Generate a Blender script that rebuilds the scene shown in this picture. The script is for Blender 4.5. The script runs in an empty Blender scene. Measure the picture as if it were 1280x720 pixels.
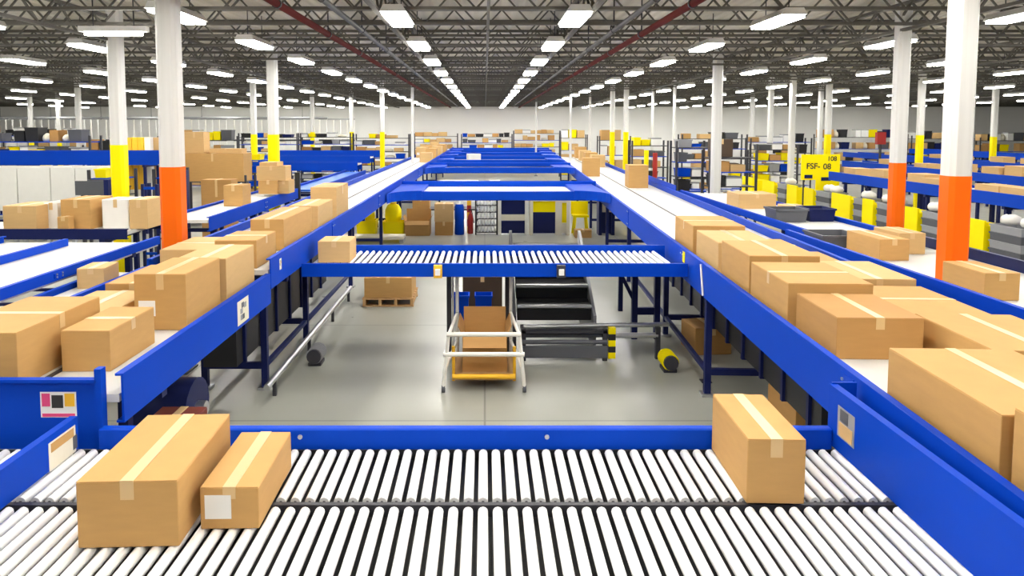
import bpy, math, random
from mathutils import Vector, Matrix
random.seed(7)
scene = bpy.context.scene
COL = scene.collection
ORD = ('first second third fourth fifth sixth seventh eighth ninth tenth eleventh twelfth thirteenth fourteenth '
       'fifteenth sixteenth seventeenth eighteenth nineteenth twentieth twenty-first twenty-second twenty-third '
       'twenty-fourth twenty-fifth twenty-sixth twenty-seventh twenty-eighth twenty-ninth thirtieth thirty-first '
       'thirty-second thirty-third thirty-fourth thirty-fifth thirty-sixth thirty-seventh thirty-eighth').split()

# ------------------------------------------------------------------ materials
def mat(name, col, rough=.5, metal=0., var=.06, scale=6., bump=0., stretch=(1, 1, 1), spec=.5):
    m = bpy.data.materials.new(name); m.use_nodes = True
    nt = m.node_tree; b = nt.nodes['Principled BSDF']
    b.inputs['Roughness'].default_value = rough; b.inputs['Metallic'].default_value = metal
    b.inputs['Specular IOR Level'].default_value = spec
    tc = nt.nodes.new('ShaderNodeTexCoord'); mp = nt.nodes.new('ShaderNodeMapping')
    mp.inputs['Scale'].default_value = stretch
    nz = nt.nodes.new('ShaderNodeTexNoise'); nz.inputs['Scale'].default_value = scale; nz.inputs['Detail'].default_value = 4
    nt.links.new(tc.outputs['Object'], mp.inputs['Vector']); nt.links.new(mp.outputs['Vector'], nz.inputs['Vector'])
    mx = nt.nodes.new('ShaderNodeMix'); mx.data_type = 'RGBA'
    lo = [c * (1 - var) for c in col]; hi = [min(1, c * (1 + var)) for c in col]
    mx.inputs[6].default_value = (*lo, 1); mx.inputs[7].default_value = (*hi, 1)
    nt.links.new(nz.outputs['Fac'], mx.inputs[0]); nt.links.new(mx.outputs[2], b.inputs['Base Color'])
    if bump:
        bp = nt.nodes.new('ShaderNodeBump'); bp.inputs['Strength'].default_value = bump; bp.inputs['Distance'].default_value = .01
        nt.links.new(nz.outputs['Fac'], bp.inputs['Height']); nt.links.new(bp.outputs['Normal'], b.inputs['Normal'])
    return m

def emit(name, col, s):
    m = bpy.data.materials.new(name); m.use_nodes = True
    nt = m.node_tree; b = nt.nodes['Principled BSDF']
    b.inputs['Base Color'].default_value = (.8, .8, .8, 1)
    b.inputs['Emission Color'].default_value = (*col, 1); b.inputs['Emission Strength'].default_value = s
    return m

BLUE = mat('blue_paint', (.0, .052, .50), .5, 0, .05, 3, spec=.12)
NAVY = mat('navy_paint', (.006, .012, .085), .45, 0, .1, spec=.25)
LBLUE = mat('pale_blue_paint', (.03, .16, .70), .4)
CARD = [mat('cardboard_tan', (.53, .305, .10), .75, 0, .10, 5, .05, (1, 1, 5)),
        mat('cardboard_pale', (.60, .39, .165), .75, 0, .08, 5, .05, (1, 1, 5)),
        mat('cardboard_brown', (.46, .245, .075), .75, 0, .10, 5, .05, (1, 1, 5)),
        mat('cardboard_white', (.80, .79, .75), .7, 0, .04), mat('dark_brown_card', (.06, .035, .018), .6), mat('dark_red_shadow', (.16, .02, .012), .6)]
TAPE = mat('parcel_tape', (.66, .46, .22), .3)
PAPER = mat('label_paper', (.88, .88, .86), .6, 0, .02)
BELT = mat('pale_belt', (.66, .655, .63), .5, 0, .05, 2)
ROLL = mat('white_roller', (.92, .92, .92), .4, 0, .02, 4)
STEEL = mat('galvanised_steel', (.62, .63, .65), .3, .9, .06)
WHITEP = mat('white_tube_paint', (.84, .82, .76), .4)
BLACK = mat('black_rubber', (.012, .012, .014), .5)
DARK = mat('dark_steel', (.035, .035, .045), .5)
DGREY = mat('dark_grey_plastic', (.09, .095, .11), .5)
MGREY = mat('grey_plastic', (.30, .31, .33), .5)
YEL = mat('yellow_paint', (1, .82, .0), .5, 0, .02, spec=.15)
AMBER = mat('amber_paint', (.90, .50, .02), .5)
ORANGE = mat('orange_paint', (.90, .14, .0), .5, 0, .03, spec=.2)
RED = mat('red_paint', (.42, .02, .015), .45)
DRED = mat('dark_red_pipe', (.10, .008, .006), .7, spec=.1)
COLW = mat('column_white', (.70, .70, .685), .4, 0, .14, 2, 0, (9, 9, .25))
WALLW = mat('wall_white', (.94, .94, .93), .7, 0, .02, .3)
JOIST = mat('joist_grey', (.10, .094, .08), .6, 0, .2, 1)
PIPE = mat('black_pipe', (.02, .02, .02), .5)
LAMPB = mat('lamp_housing', (.75, .75, .73), .5)
WOOD = mat('pallet_wood', (.55, .33, .14), .8, 0, .15, 4, 0, (6, 1, 1))
BROWN = mat('dark_brown_board', (.06, .035, .018), .6)
CREAM = mat('cream_panel', (.82, .77, .62), .55)
PINK = mat('pink_print', (.75, .06, .22), .5)
LAMP = emit('lamp_diffuser', (1, .965, .90), 34)

def floor_mat():
    m = bpy.data.materials.new('polished_concrete'); m.use_nodes = True
    nt = m.node_tree; b = nt.nodes['Principled BSDF']
    tc = nt.nodes.new('ShaderNodeTexCoord')
    n1 = nt.nodes.new('ShaderNodeTexNoise'); n1.inputs['Scale'].default_value = .7; n1.inputs['Detail'].default_value = 6
    n2 = nt.nodes.new('ShaderNodeTexNoise'); n2.inputs['Scale'].default_value = 1.3; n2.inputs['Detail'].default_value = 3
    br = nt.nodes.new('ShaderNodeTexBrick'); br.offset = 0; br.inputs['Scale'].default_value = 1
    br.inputs['Brick Width'].default_value = 3.6; br.inputs['Row Height'].default_value = 3.6; br.inputs['Mortar Size'].default_value = .012
    br.inputs['Color1'].default_value = (1, 1, 1, 1); br.inputs['Color2'].default_value = (.93, .93, .93, 1); br.inputs['Mortar'].default_value = (.55, .55, .55, 1)
    for n in (n1, n2, br): nt.links.new(tc.outputs['Object'], n.inputs['Vector'])
    r = nt.nodes.new('ShaderNodeMix'); r.data_type = 'RGBA'
    r.inputs[6].default_value = (.30, .31, .265, 1); r.inputs[7].default_value = (.46, .465, .415, 1)
    nt.links.new(n1.outputs['Fac'], r.inputs[0])
    mu = nt.nodes.new('ShaderNodeMix'); mu.data_type = 'RGBA'; mu.blend_type = 'MULTIPLY'; mu.inputs[0].default_value = 1
    nt.links.new(r.outputs[2], mu.inputs[6]); nt.links.new(br.outputs['Color'], mu.inputs[7])
    nt.links.new(mu.outputs[2], b.inputs['Base Color'])
    mr = nt.nodes.new('ShaderNodeMapRange'); mr.inputs['To Min'].default_value = .24; mr.inputs['To Max'].default_value = .36
    nt.links.new(n2.outputs['Fac'], mr.inputs['Value']); nt.links.new(mr.outputs[0], b.inputs['Roughness'])
    return m

def deck_mat():
    m = bpy.data.materials.new('roof_deck'); m.use_nodes = True
    nt = m.node_tree; b = nt.nodes['Principled BSDF']
    b.inputs['Base Color'].default_value = (.50, .475, .41, 1); b.inputs['Roughness'].default_value = .6
    tc = nt.nodes.new('ShaderNodeTexCoord')
    w = nt.nodes.new('ShaderNodeTexWave'); w.bands_direction = 'X'; w.inputs['Scale'].default_value = 1.6
    bp = nt.nodes.new('ShaderNodeBump'); bp.inputs['Strength'].default_value = .6; bp.inputs['Distance'].default_value = .05
    nt.links.new(tc.outputs['Object'], w.inputs['Vector']); nt.links.new(w.outputs['Fac'], bp.inputs['Height'])
    nt.links.new(bp.outputs['Normal'], b.inputs['Normal'])
    return m

# ------------------------------------------------------------------ mesh builder
class MB:
    def __init__(s): s.v = []; s.f = []; s.m = []; s.sm = []
    def add(s, vs, fs, mi=0, smooth=False):
        b = len(s.v); s.v += [tuple(p) for p in vs]
        for f in fs: s.f.append([b + i for i in f]); s.m.append(mi); s.sm.append(smooth)
        return s
    def box(s, cx, cy, cz, sx, sy, sz, mi=0, rz=0):
        c, sn = math.cos(rz), math.sin(rz); vs = []
        for dz in (-.5, .5):
            for dx, dy in ((-.5, -.5), (.5, -.5), (.5, .5), (-.5, .5)):
                x, y = dx * sx, dy * sy
                vs.append((cx + x * c - y * sn, cy + x * sn + y * c, cz + dz * sz))
        return s.add(vs, [(3, 2, 1, 0), (4, 5, 6, 7), (0, 1, 5, 4), (1, 2, 6, 5), (2, 3, 7, 6), (3, 0, 4, 7)], mi)
    def b2(s, x0, x1, y0, y1, z0, z1, mi=0):
        return s.box((x0 + x1) / 2, (y0 + y1) / 2, (z0 + z1) / 2, abs(x1 - x0), abs(y1 - y0), abs(z1 - z0), mi)
    def bar(s, p, q, w, h=None, mi=0):
        p, q = Vector(p), Vector(q); h = h or w; d = (q - p).normalized()
        u = Vector((0, 0, 1)) if abs(d.z) < .95 else Vector((0, 1, 0))
        a = d.cross(u).normalized() * (w / 2); b = a.cross(d).normalized() * (h / 2)
        vs = [p - a - b, p + a - b, p + a + b, p - a + b, q - a - b, q + a - b, q + a + b, q - a + b]
        return s.add(vs, [(0, 1, 2, 3), (7, 6, 5, 4), (0, 4, 5, 1), (1, 5, 6, 2), (2, 6, 7, 3), (3, 7, 4, 0)], mi)
    def tube(s, p, q, r, n=10, mi=0, r2=None):
        p, q = Vector(p), Vector(q); d = (q - p).normalized(); r2 = r if r2 is None else r2
        u = Vector((0, 0, 1)) if abs(d.z) < .95 else Vector((0, 1, 0))
        a = d.cross(u).normalized(); b = a.cross(d)
        vs = []
        for c, rr in ((p, r), (q, r2)):
            for i in range(n):
                t = 2 * math.pi * i / n; vs.append(c + a * (rr * math.cos(t)) + b * (rr * math.sin(t)))
        s.add(vs, [(i, (i + 1) % n, n + (i + 1) % n, n + i) for i in range(n)], mi, True)
        return s.add(vs, [tuple(range(n))[::-1], tuple(range(n, 2 * n))], mi)
    def lathe(s, prof, n=12, mi=0, c=(0, 0, 0)):
        vs = [(c[0] + r * math.cos(2 * math.pi * i / n), c[1] + r * math.sin(2 * math.pi * i / n), c[2] + z) for r, z in prof for i in range(n)]
        fs = [(k * n + i, k * n + (i + 1) % n, (k + 1) * n + (i + 1) % n, (k + 1) * n + i) for k in range(len(prof) - 1) for i in range(n)]
        s.add(vs, fs, mi, True)
        return s.add(vs, [tuple(range(n))[::-1], tuple(range((len(prof) - 1) * n, len(prof) * n))], mi)
    def prism(s, prof, axis, a, b, mi=0):
        """profile (list of 2D points) swept along axis 'x' (profile y,z) or 'y' (profile x,z) or 'z' (profile x,y)"""
        def P(u, v, t): return {'x': (t, u, v), 'y': (u, t, v), 'z': (u, v, t)}[axis]
        n = len(prof); vs = [P(u, v, a) for u, v in prof] + [P(u, v, b) for u, v in prof]
        return s.add(vs, [tuple(range(n)), tuple(range(n, 2 * n))[::-1]] + [(i, n + i, n + (i + 1) % n, (i + 1) % n) for i in range(n)], mi)
    def mesh(s, name, mats):
        me = bpy.data.meshes.new(name); me.from_pydata(s.v, [], s.f)
        for m in (mats if isinstance(mats, (list, tuple)) else [mats]): me.materials.append(m)
        me.polygons.foreach_set('material_index', s.m); me.polygons.foreach_set('use_smooth', s.sm)
        import bmesh
        bm = bmesh.new(); bm.from_mesh(me); bmesh.ops.recalc_face_normals(bm, faces=bm.faces); bm.to_mesh(me); bm.free()
        return me
    def build(s, name, mats, parent=None, loc=(0, 0, 0), rz=0, bevel=0, seg=1):
        return put(name, s.mesh(name, mats), parent, loc, rz, bevel, seg)

def put(name, me, parent=None, loc=(0, 0, 0), rz=0, bevel=0, seg=1):
    o = bpy.data.objects.new(name, me); COL.objects.link(o); o.location = loc; o.rotation_euler = (0, 0, rz)
    if parent: o.parent = parent
    if bevel:
        b = o.modifiers.new('bevel', 'BEVEL'); b.width = bevel; b.segments = seg; b.limit_method = 'ANGLE'
    return o
def tag(o, label, cat, group=None):
    assert 4 <= len(label.split()) <= 16, (len(label.split()), label)
    o['label'] = label; o['category'] = cat
    if group: o['group'] = group
    return o
def thing(name, label, cat, loc=(0, 0, 0), rz=0, group=None):
    o = bpy.data.objects.new(name, None); COL.objects.link(o); o.location = loc; o.rotation_euler = (0, 0, rz)
    o.empty_display_size = .1
    return tag(o, label, cat, group)
def struct(o): o['kind'] = 'structure'; return o
def dup(o, loc, rz=None, label=None, group=None):
    def cp(s, par):
        c = s.copy(); COL.objects.link(c); c.parent = par
        for ch in s.children: cp(ch, c)
        return c
    kids = list(o.children); r = o.copy(); COL.objects.link(r); r.location = loc
    for ch in kids: cp(ch, r)
    if rz is not None: r.rotation_euler = (0, 0, rz)
    if label: r['label'] = label
    if group: r['group'] = group
    return r

# ------------------------------------------------------------------ camera
cam_d = bpy.data.cameras.new('camera'); cam = bpy.data.objects.new('camera', cam_d); COL.objects.link(cam)
cam.location = (0, 0, 3.0); cam.rotation_euler = (math.radians(90) - math.atan(.0712), 0, 0)
cam_d.sensor_width = 36; cam_d.lens = 900 / 1280 * 36; cam_d.shift_x = 34 / 1280; cam_d.shift_y = -136 / 1280
cam_d.clip_end = 300; scene.camera = cam

# ------------------------------------------------------------------ room
XW, YB, ZD, ZJ = 46., 56., 5.12, 4.55
struct(MB().b2(-XW, XW, -12, YB, -.2, 0).build('floor', floor_mat()))
struct(MB().b2(-XW, XW, -12, YB, ZD, ZD + .2).build('ceiling', deck_mat()))
struct(MB().b2(-XW, XW, YB, YB + .3, 0, ZD).build('wall_back', WALLW))
struct(MB().b2(-XW - .3, -XW, -12, YB, 0, ZD).build('wall_left', WALLW))
struct(MB().b2(XW, XW + .3, -12, YB, 0, ZD).build('wall_right', WALLW))
struct(MB().b2(-XW, XW, -12.3, -12, 0, ZD).build('wall_front', WALLW))

# roof joists running across the hall, one every 1.45 m
def joist_parts(L, zb, zt, panel, wr):
    top = MB().b2(-L, L, -.045, .045, zt - .05, zt); bot = MB().b2(-L, L, -.035, .035, zb, zb + .045)
    web = MB(); x = -L; k = 0
    while x < L - .01:
        a, b = (zb + .02, zt - .03) if k % 2 else (zt - .03, zb + .02)
        web.bar((x, 0, a), (min(L, x + panel), 0, b), wr); x += panel; k += 1
    return top.mesh('top_chord', JOIST), bot.mesh('bottom_chord', JOIST), web.mesh('web', JOIST)
jm = joist_parts(XW - .1, ZJ + .06, ZD - .005, .42, .026)
for i in range(33):
    y = 8.55 + 1.45 * i
    if y > YB - .3: break
    t = thing('roof_joist', f'{ORD[i]} dark roof joist from the front, crossing the hall under the deck', 'joist', (0, y, 0), 0, 'roof joists across the hall')
    for n, me in zip(('top_chord', 'bottom_chord', 'web'), jm): put(n, me, t)
gm = joist_parts(24.2, ZJ - .03, ZJ + .42, .5, .03)
gx = [-1.42, 1.42, -6.6, 6.6, -12, 12, -18, 18, -25, 25]
gl = ['left of the aisle, beside the left bright lights', 'right of the aisle, beside the right bright lights']
sideword = lambda x: 'left' if x < 0 else 'right'
for k, x in enumerate(gx):
    lab = f'dark lattice roof girder running lengthwise, {ORD[k // 2]} on the {sideword(x)} from the central aisle'
    t = thing('roof_girder', lab, 'girder', (x, 31.5, 0), math.pi / 2, 'lengthwise roof girders')
    for n, me in zip(('top_chord', 'bottom_chord', 'web'), gm): put(n, me, t)
# pipes under the roof
def pipe(label, pts, r, m, name='ceiling_pipe', group=None, hang=True):
    mb = MB()
    for a, b in zip(pts, pts[1:]): mb.tube(a, b, r, 10)
    o = mb.build(name, m); tag(o, label, 'pipe', group)
    h = MB(); a, b = Vector(pts[0]), Vector(pts[-1])
    if hang:
        n = int((b - a).length / 3)
        for i in range(n + 1):
            p = a.lerp(b, (i + .5) / (n + 1)); h.tube((p.x, p.y, p.z), (p.x, p.y, ZD), .012, 6); h.tube((p.x, p.y - .02, p.z), (p.x, p.y + .02, p.z), r * 1.25, 10)
        h.build('hanger', DARK, o)
    return o
pipe('dark red sprinkler pipe under the roof, left of the central aisle', [(-2.55, 7.5, 4.52), (-2.55, 54, 4.52)], .05, DRED, 'sprinkler_pipe')
pipe('dark red sprinkler pipe under the roof, right of the central aisle', [(2.55, 7.5, 4.52), (2.55, 54, 4.52)], .05, DRED, 'sprinkler_pipe')
pipe('black pipe along the roof just left of the left bright light row', [(-2.0, 7.5, 4.58), (-2.0, 54, 4.58)], .04, PIPE)
pipe('black pipe along the roof just right of the right bright light row', [(2.1, 7.5, 4.58), (2.1, 54, 4.58)], .04, PIPE)
pipe('thin grey conduit along the roof above the central aisle', [(0.05, 7.5, 4.6), (0.05, 54, 4.6)], .022, JOIST)
pipe('long grey pipe hung level in front of the left back wall', [(-31, 40, 3.55), (-8.7, 40, 3.55)], .07, MGREY)
# ceiling lights
RX = [-1.19, 1.23, -4.1, 4.1, -7.3, 7.2, -10.4, 10.6, -14.2, 14.4, -18.6, 18.8, -23.5, 23.8, -29, 29.5]
hm = MB().prism([(-.17, .0), (.17, .0), (.12, .09), (-.12, .09)], 'y', -.6, .6).mesh('housing', LAMPB)
dm = MB().b2(-.145, .145, -.57, .57, -.04, -.001).mesh('diffuser', LAMP)
sm_ = MB().tube((0, -.4, .09), (0, -.4, .55), .008, 6).tube((0, .4, .09), (0, .4, .55), .008, 6).mesh('suspension', DARK)
L0 = None
for r, x in enumerate(RX):
    side = sideword(x); n = 0
    for k in range(-3, 14):
        y = 10.0 + 3.25 * k + (.0, .25, -.3, .1)[r // 2 % 4] * (1 if r % 2 else -1)
        if y > YB - 1: continue
        if k < 0 and (abs(x) > 11): continue
        row = f'bright row just {side} of the aisle' if r < 2 else f'{ORD[r // 2]} row {side} of the aisle'
        lab = f'ceiling light, {ORD[n]} from the front in the {row}'; n += 1
        if L0 is None:
            L0 = thing('ceiling_light', lab, 'light', (x, y, 4.5), 0, 'ceiling lights'); put('housing', hm, L0); put('diffuser', dm, L0); put('suspension', sm_, L0)
        else: dup(L0, (x, y, 4.5), 0, lab)
t = thing('ceiling_strip_light', 'long narrow strip light mounted crosswise under the roof by the yellow column', 'light', (-5.5, 10.8, 4.42), math.pi / 2)
MB().b2(-.06, .06, -.5, .5, 0, .08).build('housing', LAMPB, t); MB().b2(-.05, .05, -.41, .41, -.05, -.001).build('tube', LAMP, t)
MB().tube((0, -.3, .08), (0, -.3, .7), .01, 6).tube((0, .3, .08), (0, .3, .7), .01, 6).build('suspension', DARK, t)

# ------------------------------------------------------------------ columns
def column(x, y, w, ztop, zpaint, paint, label, top=ZD, group='steel columns'):
    t = thing('steel_column', label, 'column', (x, y, 0), 0, group)
    q = w / 2; c = q * .35
    prof = [(-q, -q + c), (-q + c, -q), (q - c, -q), (q, -q + c), (q, q - c), (q - c, q), (-q + c, q), (-q, q - c)]
    MB().prism(prof, 'z', .02, top - .002).build('shaft', COLW, t)
    MB().b2(-q - .05, q + .05, -q - .05, q + .05, 0, .02).build('base_plate', DARK, t)
    if paint:
        e = 1.03; MB().prism([(a * e, b * e) for a, b in prof], 'z', .021, zpaint).build('painted_guard', paint, t)
    return t
column(-3.80, 8.75, .245, 0, 2.53, ORANGE, 'white column with orange lower band behind the left conveyor boxes')
column(4.95, 7.55, .235, 0, 2.50, ORANGE, 'thick white column with orange lower band beside the right belt, nearer of two')
column(6.66, 11.6, .205, 0, 2.44, ORANGE, 'slimmer white column with orange lower band, farther of the two on the right')
column(-6.5, 12.8, .235, 0, 2.70, YEL, 'white column with tall yellow band behind the white cartons')
column(-5.1, 17.4, .235, 0, 2.84, YEL, 'white column with yellow band rising behind the heap of cartons')
column(6.07, 18.9, .235, 0, 0, None, 'plain white column beside the dark brown box')
far = [(40, 38, 170), (75, 40, 170), (100, 30, 0), (318, 27, 168), (391, 38, 165), (440, 37, 165), (478, 33, 165), (516, 30, 0),
       (670, 45, 0), (713, 36, 0), (737, 38, 0), (765, 33, 165), (782, 31, 165), (815, 33, 0), (842, 30, 0), (939, 38, 0), (962, 30, 0), (989, 26, 0),
       (1024, 33, 0), (1034, 27, 168), (1149, 24.5, 169), (1241, 29, 171)]
for i, (px, y, py) in enumerate(far):
    x = (px - 606) / 900 * y; zp = 3 - (py - 160) / 900 * y if py else 0
    wd = .11 if px in (516, 670, 713, 737, 815, 842) else .2
    lab = (f'far slim column with a yellow guard, {ORD[i]} of the far columns from the left' if py else f'far slim bare column, {ORD[i]} of the far columns from the left')
    column(x, y, wd, 0, zp, YEL if py else None, lab, group='far columns')

# ------------------------------------------------------------------ cartons
def carton(x, y, z, w, l, h, label, mi=0, rz=0, cat='carton', group='cartons', seam='y', lab_=False, near=True, name='cardboard_carton'):
    """w along x, l along y, h high; z = resting height"""
    mb = MB().b2(-w / 2, w / 2, -l / 2, l / 2, 0, h - .006)
    g = .004
    if seam == 'y': mb.b2(-w / 2, -g, -l / 2, l / 2, h - .006, h).b2(g, w / 2, -l / 2, l / 2, h - .006, h)
    else: mb.b2(-w / 2, w / 2, -l / 2, -g, h - .006, h).b2(-w / 2, w / 2, g, l / 2, h - .006, h)
    o = mb.build(name, CARD[mi], None, (x, y, z + .002), rz, .005 if near else 0); tag(o, label, cat, group)
    tp = MB(); tw = .03
    if seam == 'y':
        tp.b2(-tw, tw, -l / 2 - .002, l / 2 + .002, h, h + .002)
        for sgn in (-1, 1): tp.b2(-tw, tw, sgn * l / 2, sgn * (l / 2 + .002), h * .72, h)
    else:
        tp.b2(-w / 2 - .002, w / 2 + .002, -tw, tw, h, h + .002)
        for sgn in (-1, 1): tp.b2(sgn * w / 2, sgn * (w / 2 + .002), -tw, tw, h * .72, h)
    if near:
        tp.build('packing_tape', TAPE, o)
    if lab_:
        a = min(w, .3) * .3
        MB().b2(-w * .42, -w * .42 + a * 1.5, -l / 2 - .003, -l / 2 - .0005, h * .25, h * .25 + a * 1.4).build('shipping_label', PAPER, o)
    return o
carton(-1.63, 3.52, 1.10, .45, .76, .31, 'large tan carton standing on the front rollers at the left', 0, .04, lab_=False, group='cartons on the front rollers')
carton(-1.215, 3.60, 1.10, .275, .62, .205, 'small low carton with white shipping label on the front rollers', 0, .02, lab_=True, group='cartons on the front rollers')
carton(1.48, 3.83, 1.10, .29, .62, .335, 'upright carton at the right end of the front rollers', 0, -.03, group='cartons on the front rollers')

def lidded_box(x, y, z, w, l, h, label, group, m=None):
    hb = h - .05
    o = MB().b2(-w / 2 + .015, w / 2 - .015, -l / 2 + .015, l / 2 - .015, 0, hb).build('lidded_box', m or PAPER, None, (x, y, z + .002)); tag(o, label, 'box', group)
    MB().b2(-w / 2, w / 2, -l / 2, l / 2, hb, h).build('lid', MGREY, o); return o
def parcel_bag(x, y, z, w, l, h, label, group, m=None):
    mb = MB(); vs = []; N = 10
    for k, (sc, zz) in enumerate(((.82, 0), (.98, .22), (1, .5), (.85, .8), (.45, 1))):
        for i in range(N):
            a = 2 * math.pi * i / N; c, sn = math.cos(a), math.sin(a); q = 1 / max(abs(c), abs(sn)) ** .6
            vs.append((w / 2 * .86 * sc * c * q, l / 2 * .86 * sc * sn * q, h * zz * (1 + .06 * math.sin(3 * a))))
    mb.add(vs, [(k * N + i, k * N + (i + 1) % N, (k + 1) * N + (i + 1) % N, (k + 1) * N + i) for k in range(4) for i in range(N)] + [tuple(range(N))[::-1], tuple(range(4 * N, 5 * N))], 0, True)
    o = mb.build('parcel_bag', m or CREAM, None, (x, y, z + .002)); tag(o, label, 'parcel', group); return o
# ------------------------------------------------------------------ belt conveyors
def rail_mb(x, y0, y1, z0, z1, inward, lip=.05):
    """C channel along y, web outside, flanges inward (+1/-1)"""
    mb = MB(); t = .014
    return mb.prism([(x, z0), (x, z1), (x + inward * lip, z1), (x + inward * lip, z1 - t), (x + inward * t, z1 - t), (x + inward * t, z0 + t), (x + inward * lip, z0 + t), (x + inward * lip, z0)], 'y', y0, y1)
def belt_conveyor(label, loc, rz, w, L, ztop, rh, zbelt, legs, legz=0, group=None, m=BLUE, m2=None, beltm=BELT, legm=NAVY, parts=True, lanes=0, inset=.1, name='belt_conveyor', beam=True, plates=True, guards=None):
    """local: x from 0 to w (across), y from 0 to L (along)"""
    t = thing(name, label, 'conveyor', loc, rz, group)
    rail_mb(0, 0, L, ztop - rh, ztop, 1).build('side_rail', m, t); rail_mb(w, 0, L, ztop - rh, ztop, -1).build('side_rail', m2 or m, t)
    if lanes:
        MB().b2(.03, w / 2 - .02, 0, L, zbelt - .05, zbelt).build('belt', beltm, t); MB().b2(w / 2 + .02, w - .03, 0, L, zbelt - .05, zbelt).build('belt', beltm, t)
        MB().b2(w / 2 - .019, w / 2 + .019, 0, L, zbelt - .04, zbelt + .006).build('lane_divider', DARK, t)
    else:
        MB().b2(.03, w - .03, 0, L, zbelt - .05, zbelt).build('belt', beltm, t)
    for y in legs:
        for x in (inset, w - inset):
            lg = MB().b2(x - .035, x + .035, y - .035, y + .035, legz + .03, ztop - rh - .0).build('leg', legm, t)
            MB().b2(x - .07, x + .07, y - .07, y + .07, legz, legz + .03).build('foot', STEEL, lg)
        MB().b2(inset, w - inset, y - .03, y + .03, legz + .24, legz + .31).build('cross_brace', legm, t)
        MB().b2(.02, w - .02, y - .04, y + .04, ztop - rh - .06, ztop - rh).build('cross_member', legm, t)
    if beam and len(legs) > 1:
        for x in (inset, w - inset):
            MB().b2(x - .025, x + .025, legs[0], legs[:3][-1], legz + .25, legz + .30).build('beam', legm, t)
    if plates:
        y = 3.1
        k = 0
        while y < min(L, 20) and k < 6:
            for x, sg in ((0, -1), (w, 1)):
                p = MB().b2(x, x + sg * .008, y - .09, y + .09, ztop - rh + .03, ztop - .03).build('splice_plate', m, t)
                bm_ = MB()
                for dy in (-.05, .05):
                    for dz in (.07, rh - .07): bm_.tube((x + sg * .007, y + dy, ztop - rh + dz), (x + sg * .016, y + dy, ztop - rh + dz), .011, 8)
                bm_.build('bolt', STEEL, p)
            y += 4.6; k += 1
    return t
# right main conveyor: turned slightly outward
YAW = -math.atan(.049)
RM = belt_conveyor('wide blue belt conveyor heaped with cartons, running away on the right of the aisle', (2.05 + .049 * 1.3, 1.3, 0), YAW, 1.72, 39.5, 1.49, .37, 1.36, [6.62, 8.95, 12.5, 16, 20, 25, 30, 36], 0, 'main conveyors', lanes=1, inset=.06)
def rx(rel, y): return rel + .049 * y
# left main conveyor, near low part and far high part
LM = belt_conveyor('blue belt conveyor left of the aisle, near lower section ending at the front rollers', (-3.52, 4.34, 0), 0, 1.29, 3.06, 1.49, .31, 1.36, [.6], 0, 'main conveyors', lanes=1, inset=.3, plates=False)
LF = belt_conveyor('long blue belt conveyor left of the aisle, higher section running to the back wall', (-3.52, 7.42, 0), 0, 1.29, 44, 1.64, .32, 1.52, [.7, 2.6, 6, 10, 14, 19, 24, 30, 36, 42], 0, 'main conveyors', lanes=1, inset=.3)
for cv, w_, ys_ in ((RM, 1.72, (4.6, 11.5)), (LF, 1.29, (.2, 4.6))):
    o_ = MB().b2(.48, w_ - .45, ys_[0], ys_[1], .42, 1.0).build('shade_trough', BLACK, cv)  # black ribbed body added to stand in for the shade under the conveyor
    rb_ = MB().b2(.45, w_ - .42, 0, .05, .40, 1.02).mesh('shade_rib', NAVY); q_ = ys_[0] + .2
    while q_ < ys_[1]: put('shade_rib', rb_, o_, (0, q_, 0)); q_ += .62
    pm = MB()
    for x_ in (.52, w_ - .55): pm.b2(x_, x_ + .05, ys_[0] + .1, ys_[0] + .16, .98, 1.14).b2(x_, x_ + .05, ys_[1] - .2, ys_[1] - .14, .98, 1.14)
    pm.build('shade_trough_hanger', DARK, cv)
# stickers on the rails
def sticker(par, x, y, z, sy, sz, sgn, kind=0):
    """a printed decal on a plane of constant x, facing sgn; part of par"""
    mb = MB().b2(x, x + sgn * .002, y - sy / 2, y + sy / 2, z - sz / 2, z + sz / 2)
    rr = random.Random(kind + 3)
    for i in range(5):
        a, b = rr.uniform(-.4, .2), rr.uniform(-.4, .2)
        mb.b2(x, x + sgn * .003, y + a * sy, y + (a + .22) * sy, z + b * sz, z + (b + .22) * sz, rr.choice((1, 2, 3)))
    o = mb.build('sticker', [CREAM, DGREY, MGREY, AMBER], par); o['label'] = 'small printed sticker'; return o
sticker(LM, 1.29, 2.2, 1.32, .30, .22, 1, 1)
sticker(LF, 1.29, .35, 1.52, .07, .12, 1, 2)
# white cable strip hanging on right rail seam, yellow tag
MB().tube((-.012, 6.72, 1.47), (-.012, 6.60, 1.14), .012, 8).build('conduit', WHITEP, RM)
MB().b2(-.008, 0, 7.55, 7.66, 1.33, 1.46).build('yellow_tag', YEL, RM)
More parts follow.
